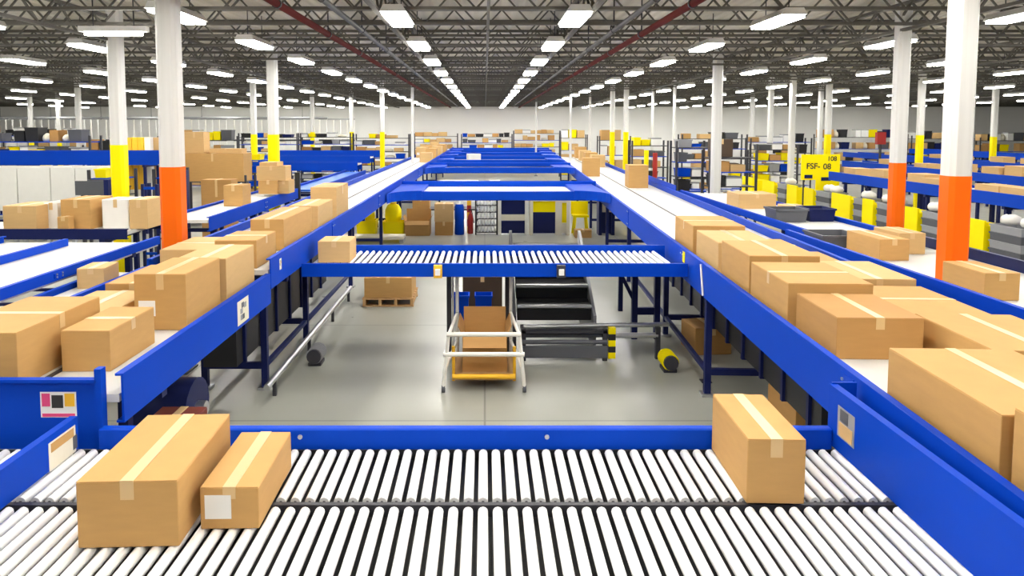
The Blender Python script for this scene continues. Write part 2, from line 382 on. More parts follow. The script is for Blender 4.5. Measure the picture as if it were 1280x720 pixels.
# gear motors slung under the right conveyor
def motor(label, x, y, z, rz=0, m=YEL):
    t = thing('gear_motor', label, 'motor', (x, y, z), rz, 'drive motors')
    MB().tube((0, -.14, .13), (0, .16, .13), .09, 14).build('housing', DARK, t)
    f = MB()
    for i in range(6): f.tube((0, -.1 + i * .045, .13), (0, -.085 + i * .045, .13), .105, 14)
    f.build('fin', m, t); MB().tube((0, .16, .13), (0, .24, .13), .04, 10).build('shaft', STEEL, t)
    MB().b2(-.08, .08, -.1, .12, 0, .04).build('base', DARK, t)
    return t
motor('yellow and black drive motor on the floor beside the right conveyor leg', 2.28, 8.75, 0)
motor('dark drive motor on the floor under the right conveyor near the guard', 2.5, 5.75, 0, 1.57, STEEL)
t = thing('red_post', 'red upright post between the right conveyor legs', 'post', (2.62, 8.35, 0))
MB().b2(-.02, .02, -.02, .02, .01, 1.0).build('upright', RED, t); MB().b2(-.06, .06, -.06, .06, 0, .01).build('base_plate', DARK, t)
carton(3.0, 9.6, 0, .5, .5, .36, 'brown carton on the floor under the right conveyor', 2, .1, group='cartons on the floor')
carton(3.2, 7.0, 0, .5, .6, .36, 'brown carton on the floor behind the right conveyor brace', 2, .05, group='cartons on the floor')
# under the left conveyor
pp = MB().tube((-2.36, 7.6, .2), (-2.36, 12.5, .2), .035, 10)
o = pp.build('air_pipe', STEEL); tag(o, 'shiny steel pipe lying along the left conveyor legs', 'pipe')
st = MB()
for y in (7.9, 9.5, 11, 12.3): st.b2(-2.38, -2.34, y - .02, y + .02, 0, .17)
st.build('stand', DARK, o)
t = thing('drum_motor', 'dark blue drum drive under the near left conveyor', 'motor', (-2.9, 6.4, 0))
MB().tube((-.25, 0, .45), (.28, 0, .45), .28, 18).build('drum', NAVY, t); MB().b2(-.3, .3, -.2, .2, 0, .2).build('base', DARK, t); MB().tube((.28, 0, .45), (.36, 0, .45), .07, 10).build('shaft', STEEL, t)
carton(-2.35, 5.35, 0, .35, .3, .82, 'block standing in for a dark red shadow patch under the left conveyor end', 5, 0, group='cartons on the floor')  # block added in the colour of a dark red shadow patch
motor('grey drive motor on the floor beside the left conveyor legs', -2.15, 9.0, 0, 0, MGREY)

# ------------------------------------------------------------------ front roller conveyors
RP = .0745; ZB = 1.10; RR = .0255
def roller_bed(t, x0, x1, y0, y1, z, pitch, r, n=12, m=ROLL):
    ln = y1 - y0
    me = MB().tube((0, .025, 0), (0, ln - .025, 0), r, n).mesh('roller', m)
    ax = MB().tube((0, 0, 0), (0, ln, 0), r * .35, 6).mesh('axle', DARK)
    k = 0; x = x0 + pitch / 2
    while x < x1 - pitch * .3:
        ro = put('roller', me, t, (x, y0, z - r)); put('axle', ax, ro); x += pitch; k += 1
    return k
t = thing('roller_conveyor', 'front white roller conveyor, far half under the blue rail', 'conveyor', (0, 0, 0), 0, 'front roller conveyors')
roller_bed(t, -3.25, 2.13, 3.56, 4.17, ZB, RP, RR)
MB().prism([(4.17, 1.085), (4.17, 1.205), (4.185, 1.21), (4.23, 1.21), (4.23, 1.085)], 'x', -2.3, 2.07).build('far_rail', BLUE, t, bevel=.003)
bo = MB()
for x in (-1.10, .37, 1.75): bo.tube((x, 4.162, 1.165), (x, 4.171, 1.165), .014, 10)
bo.build('bolt', STEEL, t)
MB().b2(-3.25, 2.16, 3.52, 4.17, .985, 1.03).b2(-3.25, 2.16, 4.155, 4.168, 1.03, 1.088).build('bed_pan', BLACK, t)  # second piece: black strip added to darken the gap under the far rail
MB().b2(-3.25, 2.15, 3.525, 3.555, 1.03, 1.092).build('divider_bar', DARK, t)
for x in (-3, -.5, 2.0):
    lg = MB().b2(x - .04, x + .04, 3.9, 3.98, .02, .985).build('leg', NAVY, t); MB().b2(x - .08, x + .08, 3.86, 4.02, 0, .02).build('foot', STEEL, lg)
t = thing('roller_conveyor', 'front white roller conveyor, near half below the dark divider line', 'conveyor', (0, 0, 0), 0, 'front roller conveyors')
roller_bed(t, -3.25, 2.13, 2.15, 3.52, ZB, RP, RR)
MB().b2(-3.25, 2.16, 2.12, 3.52, .985, 1.03).build('bed_pan', BLACK, t)
MB().b2(-3.25, 2.07, 2.08, 2.115, .985, 1.1).build('near_rail', BLUE, t)
for x in (-3, -.5, 2.0):
    lg = MB().b2(x - .04, x + .04, 2.3, 2.38, .02, .985).build('leg', NAVY, t); MB().b2(x - .08, x + .08, 2.26, 2.42, 0, .02).build('foot', STEEL, lg)
# guards
def guard(name, label, x, y0, y1, z0, z1, sgn, wins):
    t = thing(name, label, 'guard', (0, 0, 0), 0, 'blue side guards')
    MB().prism([(x, z0), (x, z1), (x + sgn * .045, z1), (x + sgn * .045, z1 - .012), (x + sgn * .012, z1 - .012), (x + sgn * .012, z0)], 'y', y0, y1).build('panel', BLUE, t)
    return t
g = guard('side_guard', 'blue side guard along the right edge of the front rollers', 2.075, 2.12, 4.24, 1.104, 1.465, 1, 0)
MB().b2(2.087, 2.235, 4.225, 4.24, 1.15, 1.475).build('return_plate', BLUE, g)
w = MB().b2(2.073, 2.075, 3.93, 4.12, 1.2, 1.38).b2(2.071, 2.0735, 3.95, 4.10, 1.21, 1.29, 1).b2(2.071, 2.0735, 4.0, 4.09, 1.3, 1.37, 2).build('sticker', [MGREY, CARD[1], DGREY], g); w['label'] = 'square silver and tan sticker'
g = guard('side_guard', 'blue side guard along the left edge of the front rollers', -2.41, 2.12, 4.15, 1.104, 1.30, -1, 0)
w = MB().b2(-2.41, -2.408, 3.86, 4.12, 1.1, 1.26).b2(-2.409, -2.406, 3.88, 4.10, 1.2, 1.25, 1).b2(-2.409, -2.406, 4.09, 4.13, 1.12, 1.2, 2).build('sticker', [CREAM, CARD[0], DGREY], g); w['label'] = 'tan and cream sticker'
t = thing('end_guard', 'blue upright end panel with pink sticker at the left of the front rollers', 'guard', (0, 4.30, 0), 0, 'blue side guards')
MB().b2(-3.7, -2.37, 0, .02, 1.03, 1.475).build('panel', BLUE, t); MB().b2(-3.7, -2.36, -.03, .0, 1.455, 1.475).build('top_lip', BLUE, t)
MB().b2(-2.37, -2.33, -.03, .03, 1.02, 1.54).build('corner_post', BLUE, t)
w = MB().b2(-2.72, -2.50, -.002, 0, 1.23, 1.39).b2(-2.71, -2.66, -.004, -.001, 1.3, 1.38, 2).b2(-2.65, -2.58, -.004, -.001, 1.29, 1.37, 1).b2(-2.57, -2.51, -.004, -.001, 1.3, 1.38, 3).b2(-2.71, -2.51, -.004, -.001, 1.235, 1.255, 2).build('sticker', [PAPER, BLACK, PINK, AMBER], t); w['label'] = 'pink, black and white sticker'
MB().b2(-3.7, -3.66, .0, .04, 0, 1.03).build('leg', NAVY, t)

# ------------------------------------------------------------------ cross conveyors over the aisle
t = thing('cross_conveyor', 'blue roller conveyor bridging the aisle, nearest of the crossings', 'conveyor', (0, 0, 0), 0, 'cross conveyors over the aisle')
rail = [(8.62, 1.2), (8.62, 1.36), (8.67, 1.36), (8.67, 1.345), (8.635, 1.345), (8.635, 1.2)]
MB().prism(rail, 'x', -2.22, 2.46).build('front_rail', BLUE, t)
MB().prism([(9.9, 1.2), (9.9, 1.375), (9.94, 1.375), (9.94, 1.2)], 'x', -2.22, 2.5).build('back_rail', BLUE, t)
MB().b2(-2.2, 2.42, 8.64, 9.9, 1.2, 1.225).build('bed_pan', NAVY, t)
roller_bed(t, -2.2, 2.42, 8.64, 9.9, 1.305, .088, .027, 10)
for px, n in ((547, 0), (702, 1)):
    x = (px - 606) / 900 * 8.62
    MB().b2(x - .05, x + .05, 8.54, 8.62, 1.2, 1.35).b2(x - .03, x + .03, 8.5, 8.54, 1.24, 1.31, 1).build('sensor_bracket', [AMBER if n == 0 else DARK, PAPER], t)
def crossing(y0, y1, z, label, nroll=0, topm=NAVY, dark=True):
    t = thing('cross_conveyor', label, 'conveyor', (0, 0, 0), 0, 'cross conveyors over the aisle')
    xr = rx(2.05, y0 - 1.05) - .015; xq = rx(2.05, y1) - .03
    MB().b2(-2.2, xr, y0, y0 + .05, z - .22, z).build('front_rail', BLUE, t, bevel=.02, seg=2)
    MB().b2(-2.2, xq, y1, y1 + .06, z - .1, z + .10).build('back_rail', BLUE, t, bevel=.03, seg=2)
    MB().b2(-2.2, xr, y0 + .05, y1, z - .12, z - .05).build('belt', topm, t)
    for x, s in ((-2.19, 1), (xr, -1)):                       # splayed corner gussets joining the long conveyors
        MB().prism([(x, y1 + .1), (x, y0 - 1.0)] + [(x + s * .7 * (1 - math.cos(a_ * math.pi / 16)), y0 - 1.0 + .98 * math.sin(a_ * math.pi / 16)) for a_ in range(1, 9)] + [(x + s * .7, y1)], 'z', z - .2, z + .02).build('corner_gusset', BLUE, t, bevel=.03, seg=2)
    return t
t = crossing(17.0, 19.0, 1.50, 'blue crossing over the aisle with rounded corner gussets, second crossing from the front', topm=BELT)
ys = [27, 33.5, 39, 44, 48.5]
for i, y in enumerate(ys):
    crossing(y, y + 1.7, 1.52, f'blue crossing over the aisle far back, {ORD[i + 2]} crossing from the front', topm=(NAVY, DGREY, NAVY, DGREY, NAVY)[i])
for (px0, px1, y, z, m, lb) in ((548, 598, 25.2, 1.16, CARD[3], 'long white carton on a dark stand beneath the far crossing'), (612, 625, 25.2, 1.16, CARD[3], 'small white carton on a dark stand beneath the far crossing')):
    x0, x1 = (px0 - 606) / 900 * y, (px1 - 606) / 900 * y
    carton((x0 + x1) / 2, y, z - .16, x1 - x0, .4, .16, lb, 3, group='cartons beneath the crossings', near=False)
    tt = thing('equipment_stand', 'dark table under the ' + ('long' if px0 < 600 else 'small') + ' white carton beneath the far crossing', 'stand', ((x0 + x1) / 2, y, 0))
    w_ = (x1 - x0) / 2; MB().b2(-w_, w_, -.2, .2, z - .2, z - .16).build('table_top', DARK, tt)
    for sx in (-1, 1):
        for sy in (-1, 1): MB().b2(sx * (w_ - .03) - .02, sx * (w_ - .03) + .02, sy * .17 - .02, sy * .17 + .02, 0, z - .2).build('leg', DARK, tt)
carton((592 - 606) / 900 * 34, 34.2, 1.475, .6, .5, .3, 'white carton lying on the third crossing belt over the aisle', 3, .2, group='cartons on the crossings', near=False)
carton(-1.9, 9.2, 1.305, .40, .45, .27, 'small pale carton at the left end of the nearest crossing rollers', 1, .0, group='cartons on the crossings')

# ------------------------------------------------------------------ cartons riding the main conveyors
def lane(spec, fx, zb, what, group, rz=0):
    for i, (y0, y1, x0, x1, h, mi) in enumerate(spec):
        yc = (y0 + y1) / 2; xc = fx((x0 + x1) / 2, yc)
        look = ('tan', 'pale', 'brown', 'white')[mi] + (' tall' if h > .38 else ' low' if h < .22 else '')
        carton(xc, yc, zb, x1 - x0, y1 - y0, h, f'{look} carton, {ORD[i]} from the front {what}', mi, rz, group=group, near=yc < 14, seam='y' if i % 3 else 'x', lab_=i % 4 == 1)
lane([(2.25, 3.1, 2.2, 2.88, .40, 0), (3.15, 4.15, 2.18, 2.88, .345, 0), (5.0, 5.75, 2.25, 2.85, .30, 2), (5.8, 6.75, 2.2, 2.88, .37, 0), (6.8, 7.75, 2.2, 2.86, .42, 0), (7.95, 8.95, 2.22, 2.85, .36, 1), (9.05, 10.1, 2.2, 2.85, .40, 0),
      (24.3, 24.9, 2.14, 2.7, .62, 0)], rx, 1.36, 'in the inner lane of the right conveyor', 'cartons in the right inner lane', YAW)
lane([(2.3, 3.2, 2.97, 3.65, .27, 0), (3.25, 4.3, 2.97, 3.6, .23, 1), (4.4, 5.3, 2.97, 3.66, .25, 0), (5.4, 6.4, 2.97, 3.6, .22, 0), (6.5, 7.4, 2.97, 3.62, .26, 1), (7.5, 8.5, 2.97, 3.55, .17, 0), (8.6, 9.6, 2.97, 3.5, .15, 0),
      (19.6, 20.3, 2.97, 3.5, .62, 0), (30, 31, 3.0, 3.55, .5, 1), (33, 34.2, 3.0, 3.55, .5, 0), (36, 37, 3.0, 3.55, .5, 1), (39, 40, 3.0, 3.6, .6, 0)], rx, 1.36, 'in the outer lane of the right conveyor', 'cartons in the right outer lane', YAW)
lf = lambda x, y: x
lane([(4.75, 5.4, -2.85, -2.52, .28, 0), (5.75, 6.5, -2.84, -2.42, .46, 0), (6.55, 7.35, -2.84, -2.38, .44, 1)], lf, 1.36, 'in the inner lane of the near left belt', 'cartons on the near left belt')
lane([(7.5, 8.2, -2.84, -2.4, .30, 0), (8.6, 10.0, -2.82, -2.42, .38, 0), (10.3, 11.3, -2.82, -2.4, .36, 1), (11.6, 12.6, -2.82, -2.4, .52, 1), (31, 32, -2.8, -2.3, .4, 1), (34, 35.2, -2.8, -2.3, .5, 0), (38, 39.4, -2.8, -2.3, .5, 1), (42, 44, -2.8, -2.3, .5, 0)], lf, 1.52, 'in the inner lane of the far left belt', 'cartons on the far left belt')
lane([(4.42, 5.4, -3.46, -2.93, .36, 0), (5.5, 6.3, -3.44, -2.93, .20, 1), (6.4, 7.3, -3.42, -2.93, .24, 0)], lf, 1.36, 'in the outer lane of the near left belt', 'cartons on the near left belt')
lane([(7.5, 8.4, -3.42, -2.93, .2, 1), (36, 37.4, -3.44, -2.93, .5, 1), (40, 41.5, -3.44, -2.93, .5, 0), (45, 46.5, -3.44, -2.93, .6, 1)], lf, 1.52, 'in the outer lane of the far left belt', 'cartons on the far left belt')

# ------------------------------------------------------------------ left side belts
belt_conveyor('white belt between two short blue rails, left of the orange banded column', (-6.75, 4.5, 0), 0, 2.2, 5.5, 1.49, .11, 1.40, [.5, 4.8], 0, 'left side belts', lanes=0)
o = rail_mb(-5.66, 4.6, 9.7, 1.403, 1.50, -1).build('divider_rail', BLUE); tag(o, 'short blue divider rail standing on the left white belt', 'rail')
t = belt_conveyor('sloping blue transfer arm with motor leg in front of the left white belt', (-4.5, 5.6, 0), 0, .42, 3.0, 1.33, .17, 1.26, [1.6], 0, 'left side belts', beam=False, plates=False)
carton(-4.29, 7.9, 1.26, .28, .4, .22, 'small carton on the transfer arm left of the orange banded column', 1, .1, group='left side cartons')
carton(-4.9, 5.0, 1.40, .5, .8, .12, 'flat brown carton on the near edge of the left white belt', 2, .05, group='left side cartons')
belt_conveyor('narrow white belt with tall blue rail behind the orange banded column', (-5.4, 11.9, 0), 0, .82, 5.7, 1.52, .24, 1.47, [.4, 2.5, 5], 0, 'left side belts')
belt_conveyor('narrow blue belt continuing beyond the heap of cartons on the left', (-5.0, 18.2, 0), 0, .75, 7.5, 1.5, .22, 1.44, [.5, 4, 7], 0, 'left side belts', beltm=LBLUE, plates=False)
# transverse conveyor carrying cartons at left
belt_conveyor('dark blue crosswise conveyor carrying white and tan cartons, left', (-5.46, 10.9, 0), math.pi / 2, 1.2, 6.4, 1.46, .16, 1.42, [.4, 3, 6], 0, 'left side belts', m=NAVY, plates=False)
def pxbox(px0, px1, py0, py1, y, d, lab, mi, group, near=True, lab_=False, rz=0, zrest=None):
    x0, x1 = (px0 - 606) / 900 * y, (px1 - 606) / 900 * y; z0 = 3 - (py1 - 160) / 900 * y; z1 = 3 - (py0 - 160) / 900 * y
    if zrest is not None: z0 = zrest
    return carton((x0 + x1) / 2, y + d / 2, z0, x1 - x0, d, z1 - z0, lab, mi, rz, group=group, near=near, lab_=lab_)
LC = 'cartons on the left crosswise conveyor'
pxbox(0, 42, 258, 291, 11.0, .7, 'pale carton at the far left end of the crosswise conveyor', 1, LC, zrest=1.42)
pxbox(52, 69, 254, 280, 11.3, .5, 'white carton between two tan ones on the crosswise conveyor', 3, LC, zrest=1.42)
pxbox(73, 110, 250, 282, 11.15, .7, 'tan carton with open side, just right of the narrow white carton', 0, LC, zrest=1.42)
pxbox(68, 82, 272, 286, 10.95, .15, 'tiny tan carton in front of the tan crosswise carton', 0, LC, zrest=1.42)
pxbox(125, 158, 250, 280, 11.3, .5, 'white carton below the yellow banded column', 3, LC, zrest=1.42)
pxbox(159, 182, 250, 280, 11.2, .6, 'tan carton just right of the white carton by the yellow column', 1, LC, zrest=1.42)
for i, (a, b, c_, d_, y, lb, mi) in enumerate(((278, 302, 232, 256, 14.0, 'tan carton riding the narrow belt behind the orange column', 0), (322, 346, 226, 243, 16.0, 'tan carton at the bottom of the heap before the yellow column', 0), (344, 360, 226, 243, 16.1, 'pale carton at the right foot of the heap', 1),
        (320, 356, 208, 226, 16.05, 'wide tan carton on the middle of the heap', 1), (324, 346, 203, 208.5, 16.1, 'flat pale carton on top of the heap', 1))):
    zr = {0: 1.47, 1: 1.525, 2: 1.525}.get(i)
    pxbox(a + (3 if a == 344 else 0), b, c_, d_, y, .5, lb, mi, 'heap of cartons on the left', zrest=zr)

# ------------------------------------------------------------------ right side belts
R2 = belt_conveyor('white belt conveyor between blue rail and the orange banded columns, right', (4.37, 2.6, 0), 0, 1.63, 7.8, 1.53, .17, 1.39, [.5, 7.2], 0, 'right side belts', inset=.12, plates=False, m2=NAVY)
R2b = belt_conveyor('far white belt with thin blue rails carrying dark trays, right', (4.74, 10.6, 0), 0, 1.26, 6.8, 1.50, .12, 1.42, [.5, 3.5, 6.5], 0, 'right side belts', plates=False)
RC = 'cartons on the right side belt'
carton(4.97, 9.05, 1.39, .36, .8, .26, 'wide tan carton on the right side belt, left of the orange columns', 0, group=RC)
carton(5.45, 9.4, 1.39, .34, .6, .27, 'pale carton just right of the wide tan one on the side belt', 1, group=RC)
carton(4.82, 6.93, 1.39, .33, .62, .26, 'tan carton on the side belt right of the thick orange banded column', 0, group=RC)
# dark trays
def tote(x, y, z, w, l, h, label, m=DGREY, group='plastic trays', rz=0, cat='tray', name='plastic_tray', b=.9):
    """open-topped tapered tray with rim and handle slots"""
    mb = MB()
    def ring(s, zz): return [(-w / 2 * s, -l / 2 * s, zz), (w / 2 * s, -l / 2 * s, zz), (w / 2 * s, l / 2 * s, zz), (-w / 2 * s, l / 2 * s, zz)]
    vs = ring(b, 0) + ring(1, h) + ring(.95, h) + ring(.86, .02)
    fs = [(3, 2, 1, 0), (12, 13, 14, 15)]
    for k in range(3):
        for i in range(4): j = (i + 1) % 4; fs.append((4 * k + i, 4 * k + j, 4 * k + 4 + j, 4 * k + 4 + i))
    mb.add(vs, fs)
    o = mb.build(name, m, None, (x, y, z + .002), rz); tag(o, label, cat, group)
    r = MB(); e = .012
    for sx in (-1, 1): r.b2(sx * w / 2, sx * (w / 2 + e), -l / 2 - e, l / 2 + e, h - .03, h)
    for sy in (-1, 1): r.b2(-w / 2, w / 2, sy * l / 2, sy * (l / 2 + e), h - .03, h)
    r.build('rim', m, o)
    return o
tote(5.13, 12.2, 1.42, .54, .5, .22, 'dark tray on the far right belt, left of two', DGREY, 'dark trays on the right belt')
tote(5.69, 12.3, 1.42, .44, .5, .22, 'dark tray on the far right belt, right of two', NAVY, 'dark trays on the right belt')
tote(4.80, 9.85, 1.39, .55, .6, .17, 'dark grey tray on the right side belt behind the wide tan carton', DGREY, 'dark trays on the right belt')
pxbox(925, 972, 243, 252, 14.0, .7, 'wide pale carton behind the dark trays on the right belt', 1, RC, zrest=1.42)
pxbox(985, 1010, 258, 266, 13.2, .4, 'flat tan carton beside the dark trays on the right belt', 1, RC, zrest=1.42)
MB().b2(1.722, 1.735, 16.2, 21.4, 1.42, 1.61).build('raised_guard', BLUE, RM)

# long belts further right
for k, (x, z) in enumerate(((10.0, 1.74), (13.9, 1.74), (18.9, 1.74), (26.5, 1.72))):
    belt_conveyor(f'long blue conveyor with pale parcels on the far right, {ORD[k]} from the bins' if k else 'long blue conveyor above the yellow bins on the right', (x, (9.5, 11, 14, 20)[k], 0), 0, .8, (11.4, 17, 24, 25)[k], z, (.25, .24, .25, .3)[k], z - .06,
                  [.6 + 1.25 * i for i in range((9, 13, 18, 19)[k])], 0, 'long conveyors on the right', plates=False, legm=NAVY)
PC = 'parcels on the far right conveyors'; cnt = {}
for i, (px, y, x) in enumerate(((1062, 20.0, 10.3), (1092, 18.6, 10.3), (1140, 17.0, 10.35), (1165, 16.4, 10.3), (1230, 14.6, 10.35), (1262, 13.8, 10.3), (1110, 25.3, 14.2), (1148, 23.2, 14.2), (1180, 21.6, 14.25), (1228, 20, 14.2), (1250, 19.25, 14.3), (1275, 18.3, 14.2), (1092, 34, 19.2), (1150, 30.5, 19.2), (1180, 29.2, 19.3), (1235, 26.8, 19.2), (1265, 25.4, 19.3))):
    row = 'first' if x < 12 else 'second' if x < 16 else 'third'; cnt[row] = cnt.get(row, -1) + 1
    carton(x + .08, y, (1.66 if x > 20 else 1.68), .45, .7, random.uniform(.16, .3), f'pale parcel, {ORD[cnt[row]]} from the far end on the {row} long conveyor beyond the bins', 1, random.uniform(-.06, .06), group=PC, near=False)
# yellow bins and slatted stacks beneath the first
bins = [(14.1, 13.5), (16.5, 15.6), (17.9, 17.4), (19.5, 18.5), (21.2, 20.6), (22.4, 21.7), (24.4, 23.4), (26.3, 25.3)]
for i, (a, b) in enumerate(bins):
    t = thing('yellow_bin', f'yellow bin, {ORD[i]} from the front under the long right conveyor', 'bin', (9.45, (a + b) / 2, 0), 0, 'yellow bins on the right')
    l = a - b; mb = MB().b2(-.02, .02, -l / 2, l / 2, .3, 1.25); mb.build('front_panel', YEL, t)
    MB().b2(.02, .5, -l / 2, -l / 2 + .03, .3, 1.15).build('side_panel', YEL, t); MB().b2(.02, .5, l / 2 - .03, l / 2, .3, 1.15).build('side_panel', YEL, t)
    MB().b2(.02, .5, -l / 2 + .03, l / 2 - .03, .3, .34).build('base', YEL, t); MB().b2(.47, .5, -l / 2 + .03, l / 2 - .03, .34, 1.15).build('back_panel', YEL, t)
    for sy in (-1, 1):
        for xx in (.03, .45): MB().b2(xx, xx + .04, sy * (l / 2 - .06) - .02, sy * (l / 2 - .06) + .02, 0, .3).build('leg', DARK, t)
for i, (a, b) in enumerate(((13.4, 12.6), (15.5, 14.8), (17.3, 16.7), (18.4, 18.0), (20.5, 19.7), (23.2, 22.6))):
    l = a - b
    for k in range(8):
        tote(9.72, (a + b) / 2, .02 + k * .15, .5, l, .146, f'grey tray, {ORD[k]} from the floor in the {ORD[i]} tray stack from the front', MGREY if k % 2 else DGREY, 'stacked grey trays on the right', b=.975)
for i, yb in enumerate((12.7, 13.2, 14.9, 15.4, 16.8, 17.2, 18.15, 19.8, 20.2, 22.8)):
    parcel_bag(9.72, yb, 1.232, .38, .3, .17, f'white parcel bag on the tray stacks, {ORD[i]} from the front', 'white bags on the tray stacks', WHITEP)
# yellow sign board
Y0 = 21.45
t = thing('yellow_sign', 'large yellow sign board with dark lettering above the yellow bins', 'sign', (9.85, Y0, 0))
def at(px, py, y): return ((px - 606) / 900 * y, 3 - (py - 160) / 900 * y)
a = at(1002, 193, Y0); b = at(1050, 225, Y0); dx = 9.85
MB().b2(a[0] - dx, b[0] - dx, -.02, .02, b[1], a[1]).build('board', YEL, t)
e = at(1020, 240, Y0); MB().b2(b[0] - dx - .7, b[0] - dx, -.018, .018, at(0, 240, Y0)[1], b[1]).build('board_extension', YEL, t)
for xx in (a[0] - dx + .1, b[0] - dx - .1): MB().b2(xx - .02, xx + .02, .02, .06, 0, a[1] - .05).build('post', DARK, t)
def text(body, x, z, size, par, y=-.024, m=BLACK):
    c = bpy.data.curves.new('lettering', 'FONT'); c.body = body; c.size = size; c.extrude = .002; c.offset = size * .02
    o = bpy.data.objects.new('lettering', c); COL.objects.link(o)
    dg = bpy.context.evaluated_depsgraph_get(); me = bpy.data.meshes.new_from_object(o.evaluated_get(dg)); bpy.data.objects.remove(o)
    me.materials.clear(); me.materials.append(m); me.transform(Matrix.Rotation(math.pi / 2, 4, 'X'))
    o = put('lettering', me, par, (x, y, z)); return o
p = at(1008, 211, Y0); text('FSF-', p[0] - dx, p[1],   .24, t); p = at(1029, 211.5, Y0); text('08', p[0] - dx, p[1], .24, t); p = at(1034, 201, Y0); text('108', p[0] - dx, p[1], .19, t)
for px0, px1, py in ((1006, 1016, 221), (1027, 1039, 224)):
    a_ = at(px0, py - 2.5, Y0); b_ = at(px1, py + 2, Y0); MB().b2(a_[0] - dx, b_[0] - dx, -.03, -.021, b_[1], a_[1]).build('printed_bar', NAVY, t)

# ------------------------------------------------------------------ racks with goods
GOODS = [DGREY, NAVY, BLUE, BLACK, BLACK, DGREY, MGREY]
def rack(label, x, y, w, d, h, shelves, goods, frame=DARK, group='storage racks', fill=.93, seed=0, gl='', rz=0, name='storage_rack', card=.3, yel=.09, notop=False):
    t = thing(name, label, 'rack', (x, y, 0), 0, group)
    for sx in (-1, 1):
        for sy in (-1, 1): MB().b2(sx * w / 2 - .03, sx * w / 2 + .03, sy * d / 2 - .03, sy * d / 2 + .03, 0, h).build('post', frame, t)
    r = random.Random(seed); zz = [.15 + (h - .35) * k / max(1, shelves - 1) for k in range(shelves)]
    for k, z in enumerate(zz):
        MB().b2(-w / 2 + .03, w / 2 - .03, -d / 2 + .03, d / 2 - .03, z - .03, z).build('shelf', frame if k % 2 else BLUE, t)
        if not goods or (notop and k == len(zz) - 1): continue
        x0 = -w / 2 + .08; gap = (h - .35) / max(1, shelves - 1) - .1
        while x0 < w / 2 - .2:
            ww = r.uniform(.26, .5) * (1 if y < 32 else 1.25); hh = min(.5, gap * r.uniform(.55, .98))
            if x0 + ww > w / 2 - .05: break
            q = r.random()
            if r.random() < fill:
                if q < card: carton(x + x0 + ww / 2, y, z, ww, d * .75, hh, f'small carton on the {ORD[k]} shelf of the {gl}', r.choice((0, 1, 1, 2)), group=f'cartons on shelf {k + 1} of the ' + gl, near=False)
                elif q < card + yel: tote(x + x0 + ww / 2, y, z, ww, d * .75, hh, f'yellow tray on the {ORD[k]} shelf of the {gl}', YEL, f'yellow trays on shelf {k + 1} of the ' + gl)
                elif q > .86: lidded_box(x + x0 + ww / 2, y, z, ww, d * .75, hh, f'white lidded box on the {ORD[k]} shelf of the {gl}', f'white lidded boxes on shelf {k + 1} of the ' + gl)
                elif q > .74: parcel_bag(x + x0 + ww / 2, y, z, ww, d * .7, hh * .8, f'pale parcel bag on the {ORD[k]} shelf of the {gl}', f'parcel bags on shelf {k + 1} of the ' + gl)
                else:
                    mm = r.choice(GOODS); cn = {'dark_grey_plastic': 'dark grey', 'navy_paint': 'navy', 'blue_paint': 'blue', 'black_rubber': 'black', 'grey_plastic': 'grey'}[mm.name]
                    tote(x + x0 + ww / 2, y, z, ww, d * .75, hh, f'{cn} tray on the {ORD[k]} shelf of the {gl}', mm, f'{cn} trays on shelf {k + 1} of the {gl}')
            x0 += ww + .03
    return t
def rack_px(px0, px1, y, h, sh, label, gl, seed, **k):
    x0, x1 = (px0 - 606) / 900 * y, (px1 - 606) / 900 * y
    return rack(label, (x0 + x1) / 2, y, x1 - x0, .7, h, sh, True, seed=seed, gl=gl, **k)
rack_px(842, 884, 22.5, 2.6, 6, 'tall rack of dark trays just left of the plain white column', 'rack left of the plain white column', 1, card=.15)
rack_px(883, 940, 20.5, 2.37, 6, 'rack below the dark brown box', 'rack below the dark brown box', 2, yel=.2, notop=True)
rack_px(942, 992, 27, 2.4, 6, 'rack of blue and dark trays left of the yellow sign', 'rack left of the yellow sign', 3, card=.2, yel=.25)
rack_px(788, 832, 29, 2.5, 6, 'rack of mixed trays behind the blue guard rail', 'rack behind the blue guard rail', 4, card=.25)
rack_px(748, 786, 36, 2.6, 4, 'far rack beside the slim yellow posts right of the aisle', 'far rack by the slim yellow posts', 5)
rack_px(700, 733, 44, 2.6, 4, 'far rack left of the slim yellow posts right of the aisle', 'far rack left of the slim posts', 6, yel=.5)
rack_px(850, 930, 34, 2.7, 6, 'long rack behind the plain white column', 'long rack behind the white column', 7)
rack_px(935, 1010, 36, 2.5, 5, 'long rack of trays far behind the yellow sign', 'long rack far behind the sign', 8, card=.25)
rack_px(1020, 1130, 47, 2.6, 4, 'long far rack between the orange banded columns', 'far rack between the orange columns', 9)
rack_px(1135, 1215, 47.5, 2.5, 4, 'long far rack behind the thick orange banded column', 'far rack behind the thick column', 10)
rack_px(1220, 1290, 46, 2.4, 4, 'far rack at the right edge of the hall view', 'far rack at the right edge', 11)
rack_px(302, 374, 35, 2.75, 8, 'far rack of dark trays behind the yellow column on the left', 'far rack behind the left yellow column', 12, card=.15, yel=.05)
rack_px(376, 440, 36, 2.75, 8, 'far rack between slim yellow posts on the left', 'far rack between the left slim posts', 13, card=.15, yel=.05)
rack_px(444, 512, 36, 2.7, 8, 'far rack left of the thin dark pole', 'far rack left of the dark pole', 14, card=.3, yel=.1)
rack_px(518, 572, 53, 2.6, 6, 'farthest rack left of the aisle end', 'farthest rack left of the aisle', 15, card=.6)
rack_px(110, 200, 30, 2.3, 4, 'far rack behind the column with tall yellow band', 'far rack behind the tall yellow band', 16, card=.3)
rack_px(10, 105, 41.5, 2.75, 5, 'far rack above the elevated blue conveyor, far left', 'far rack at the far left', 17, card=.3)
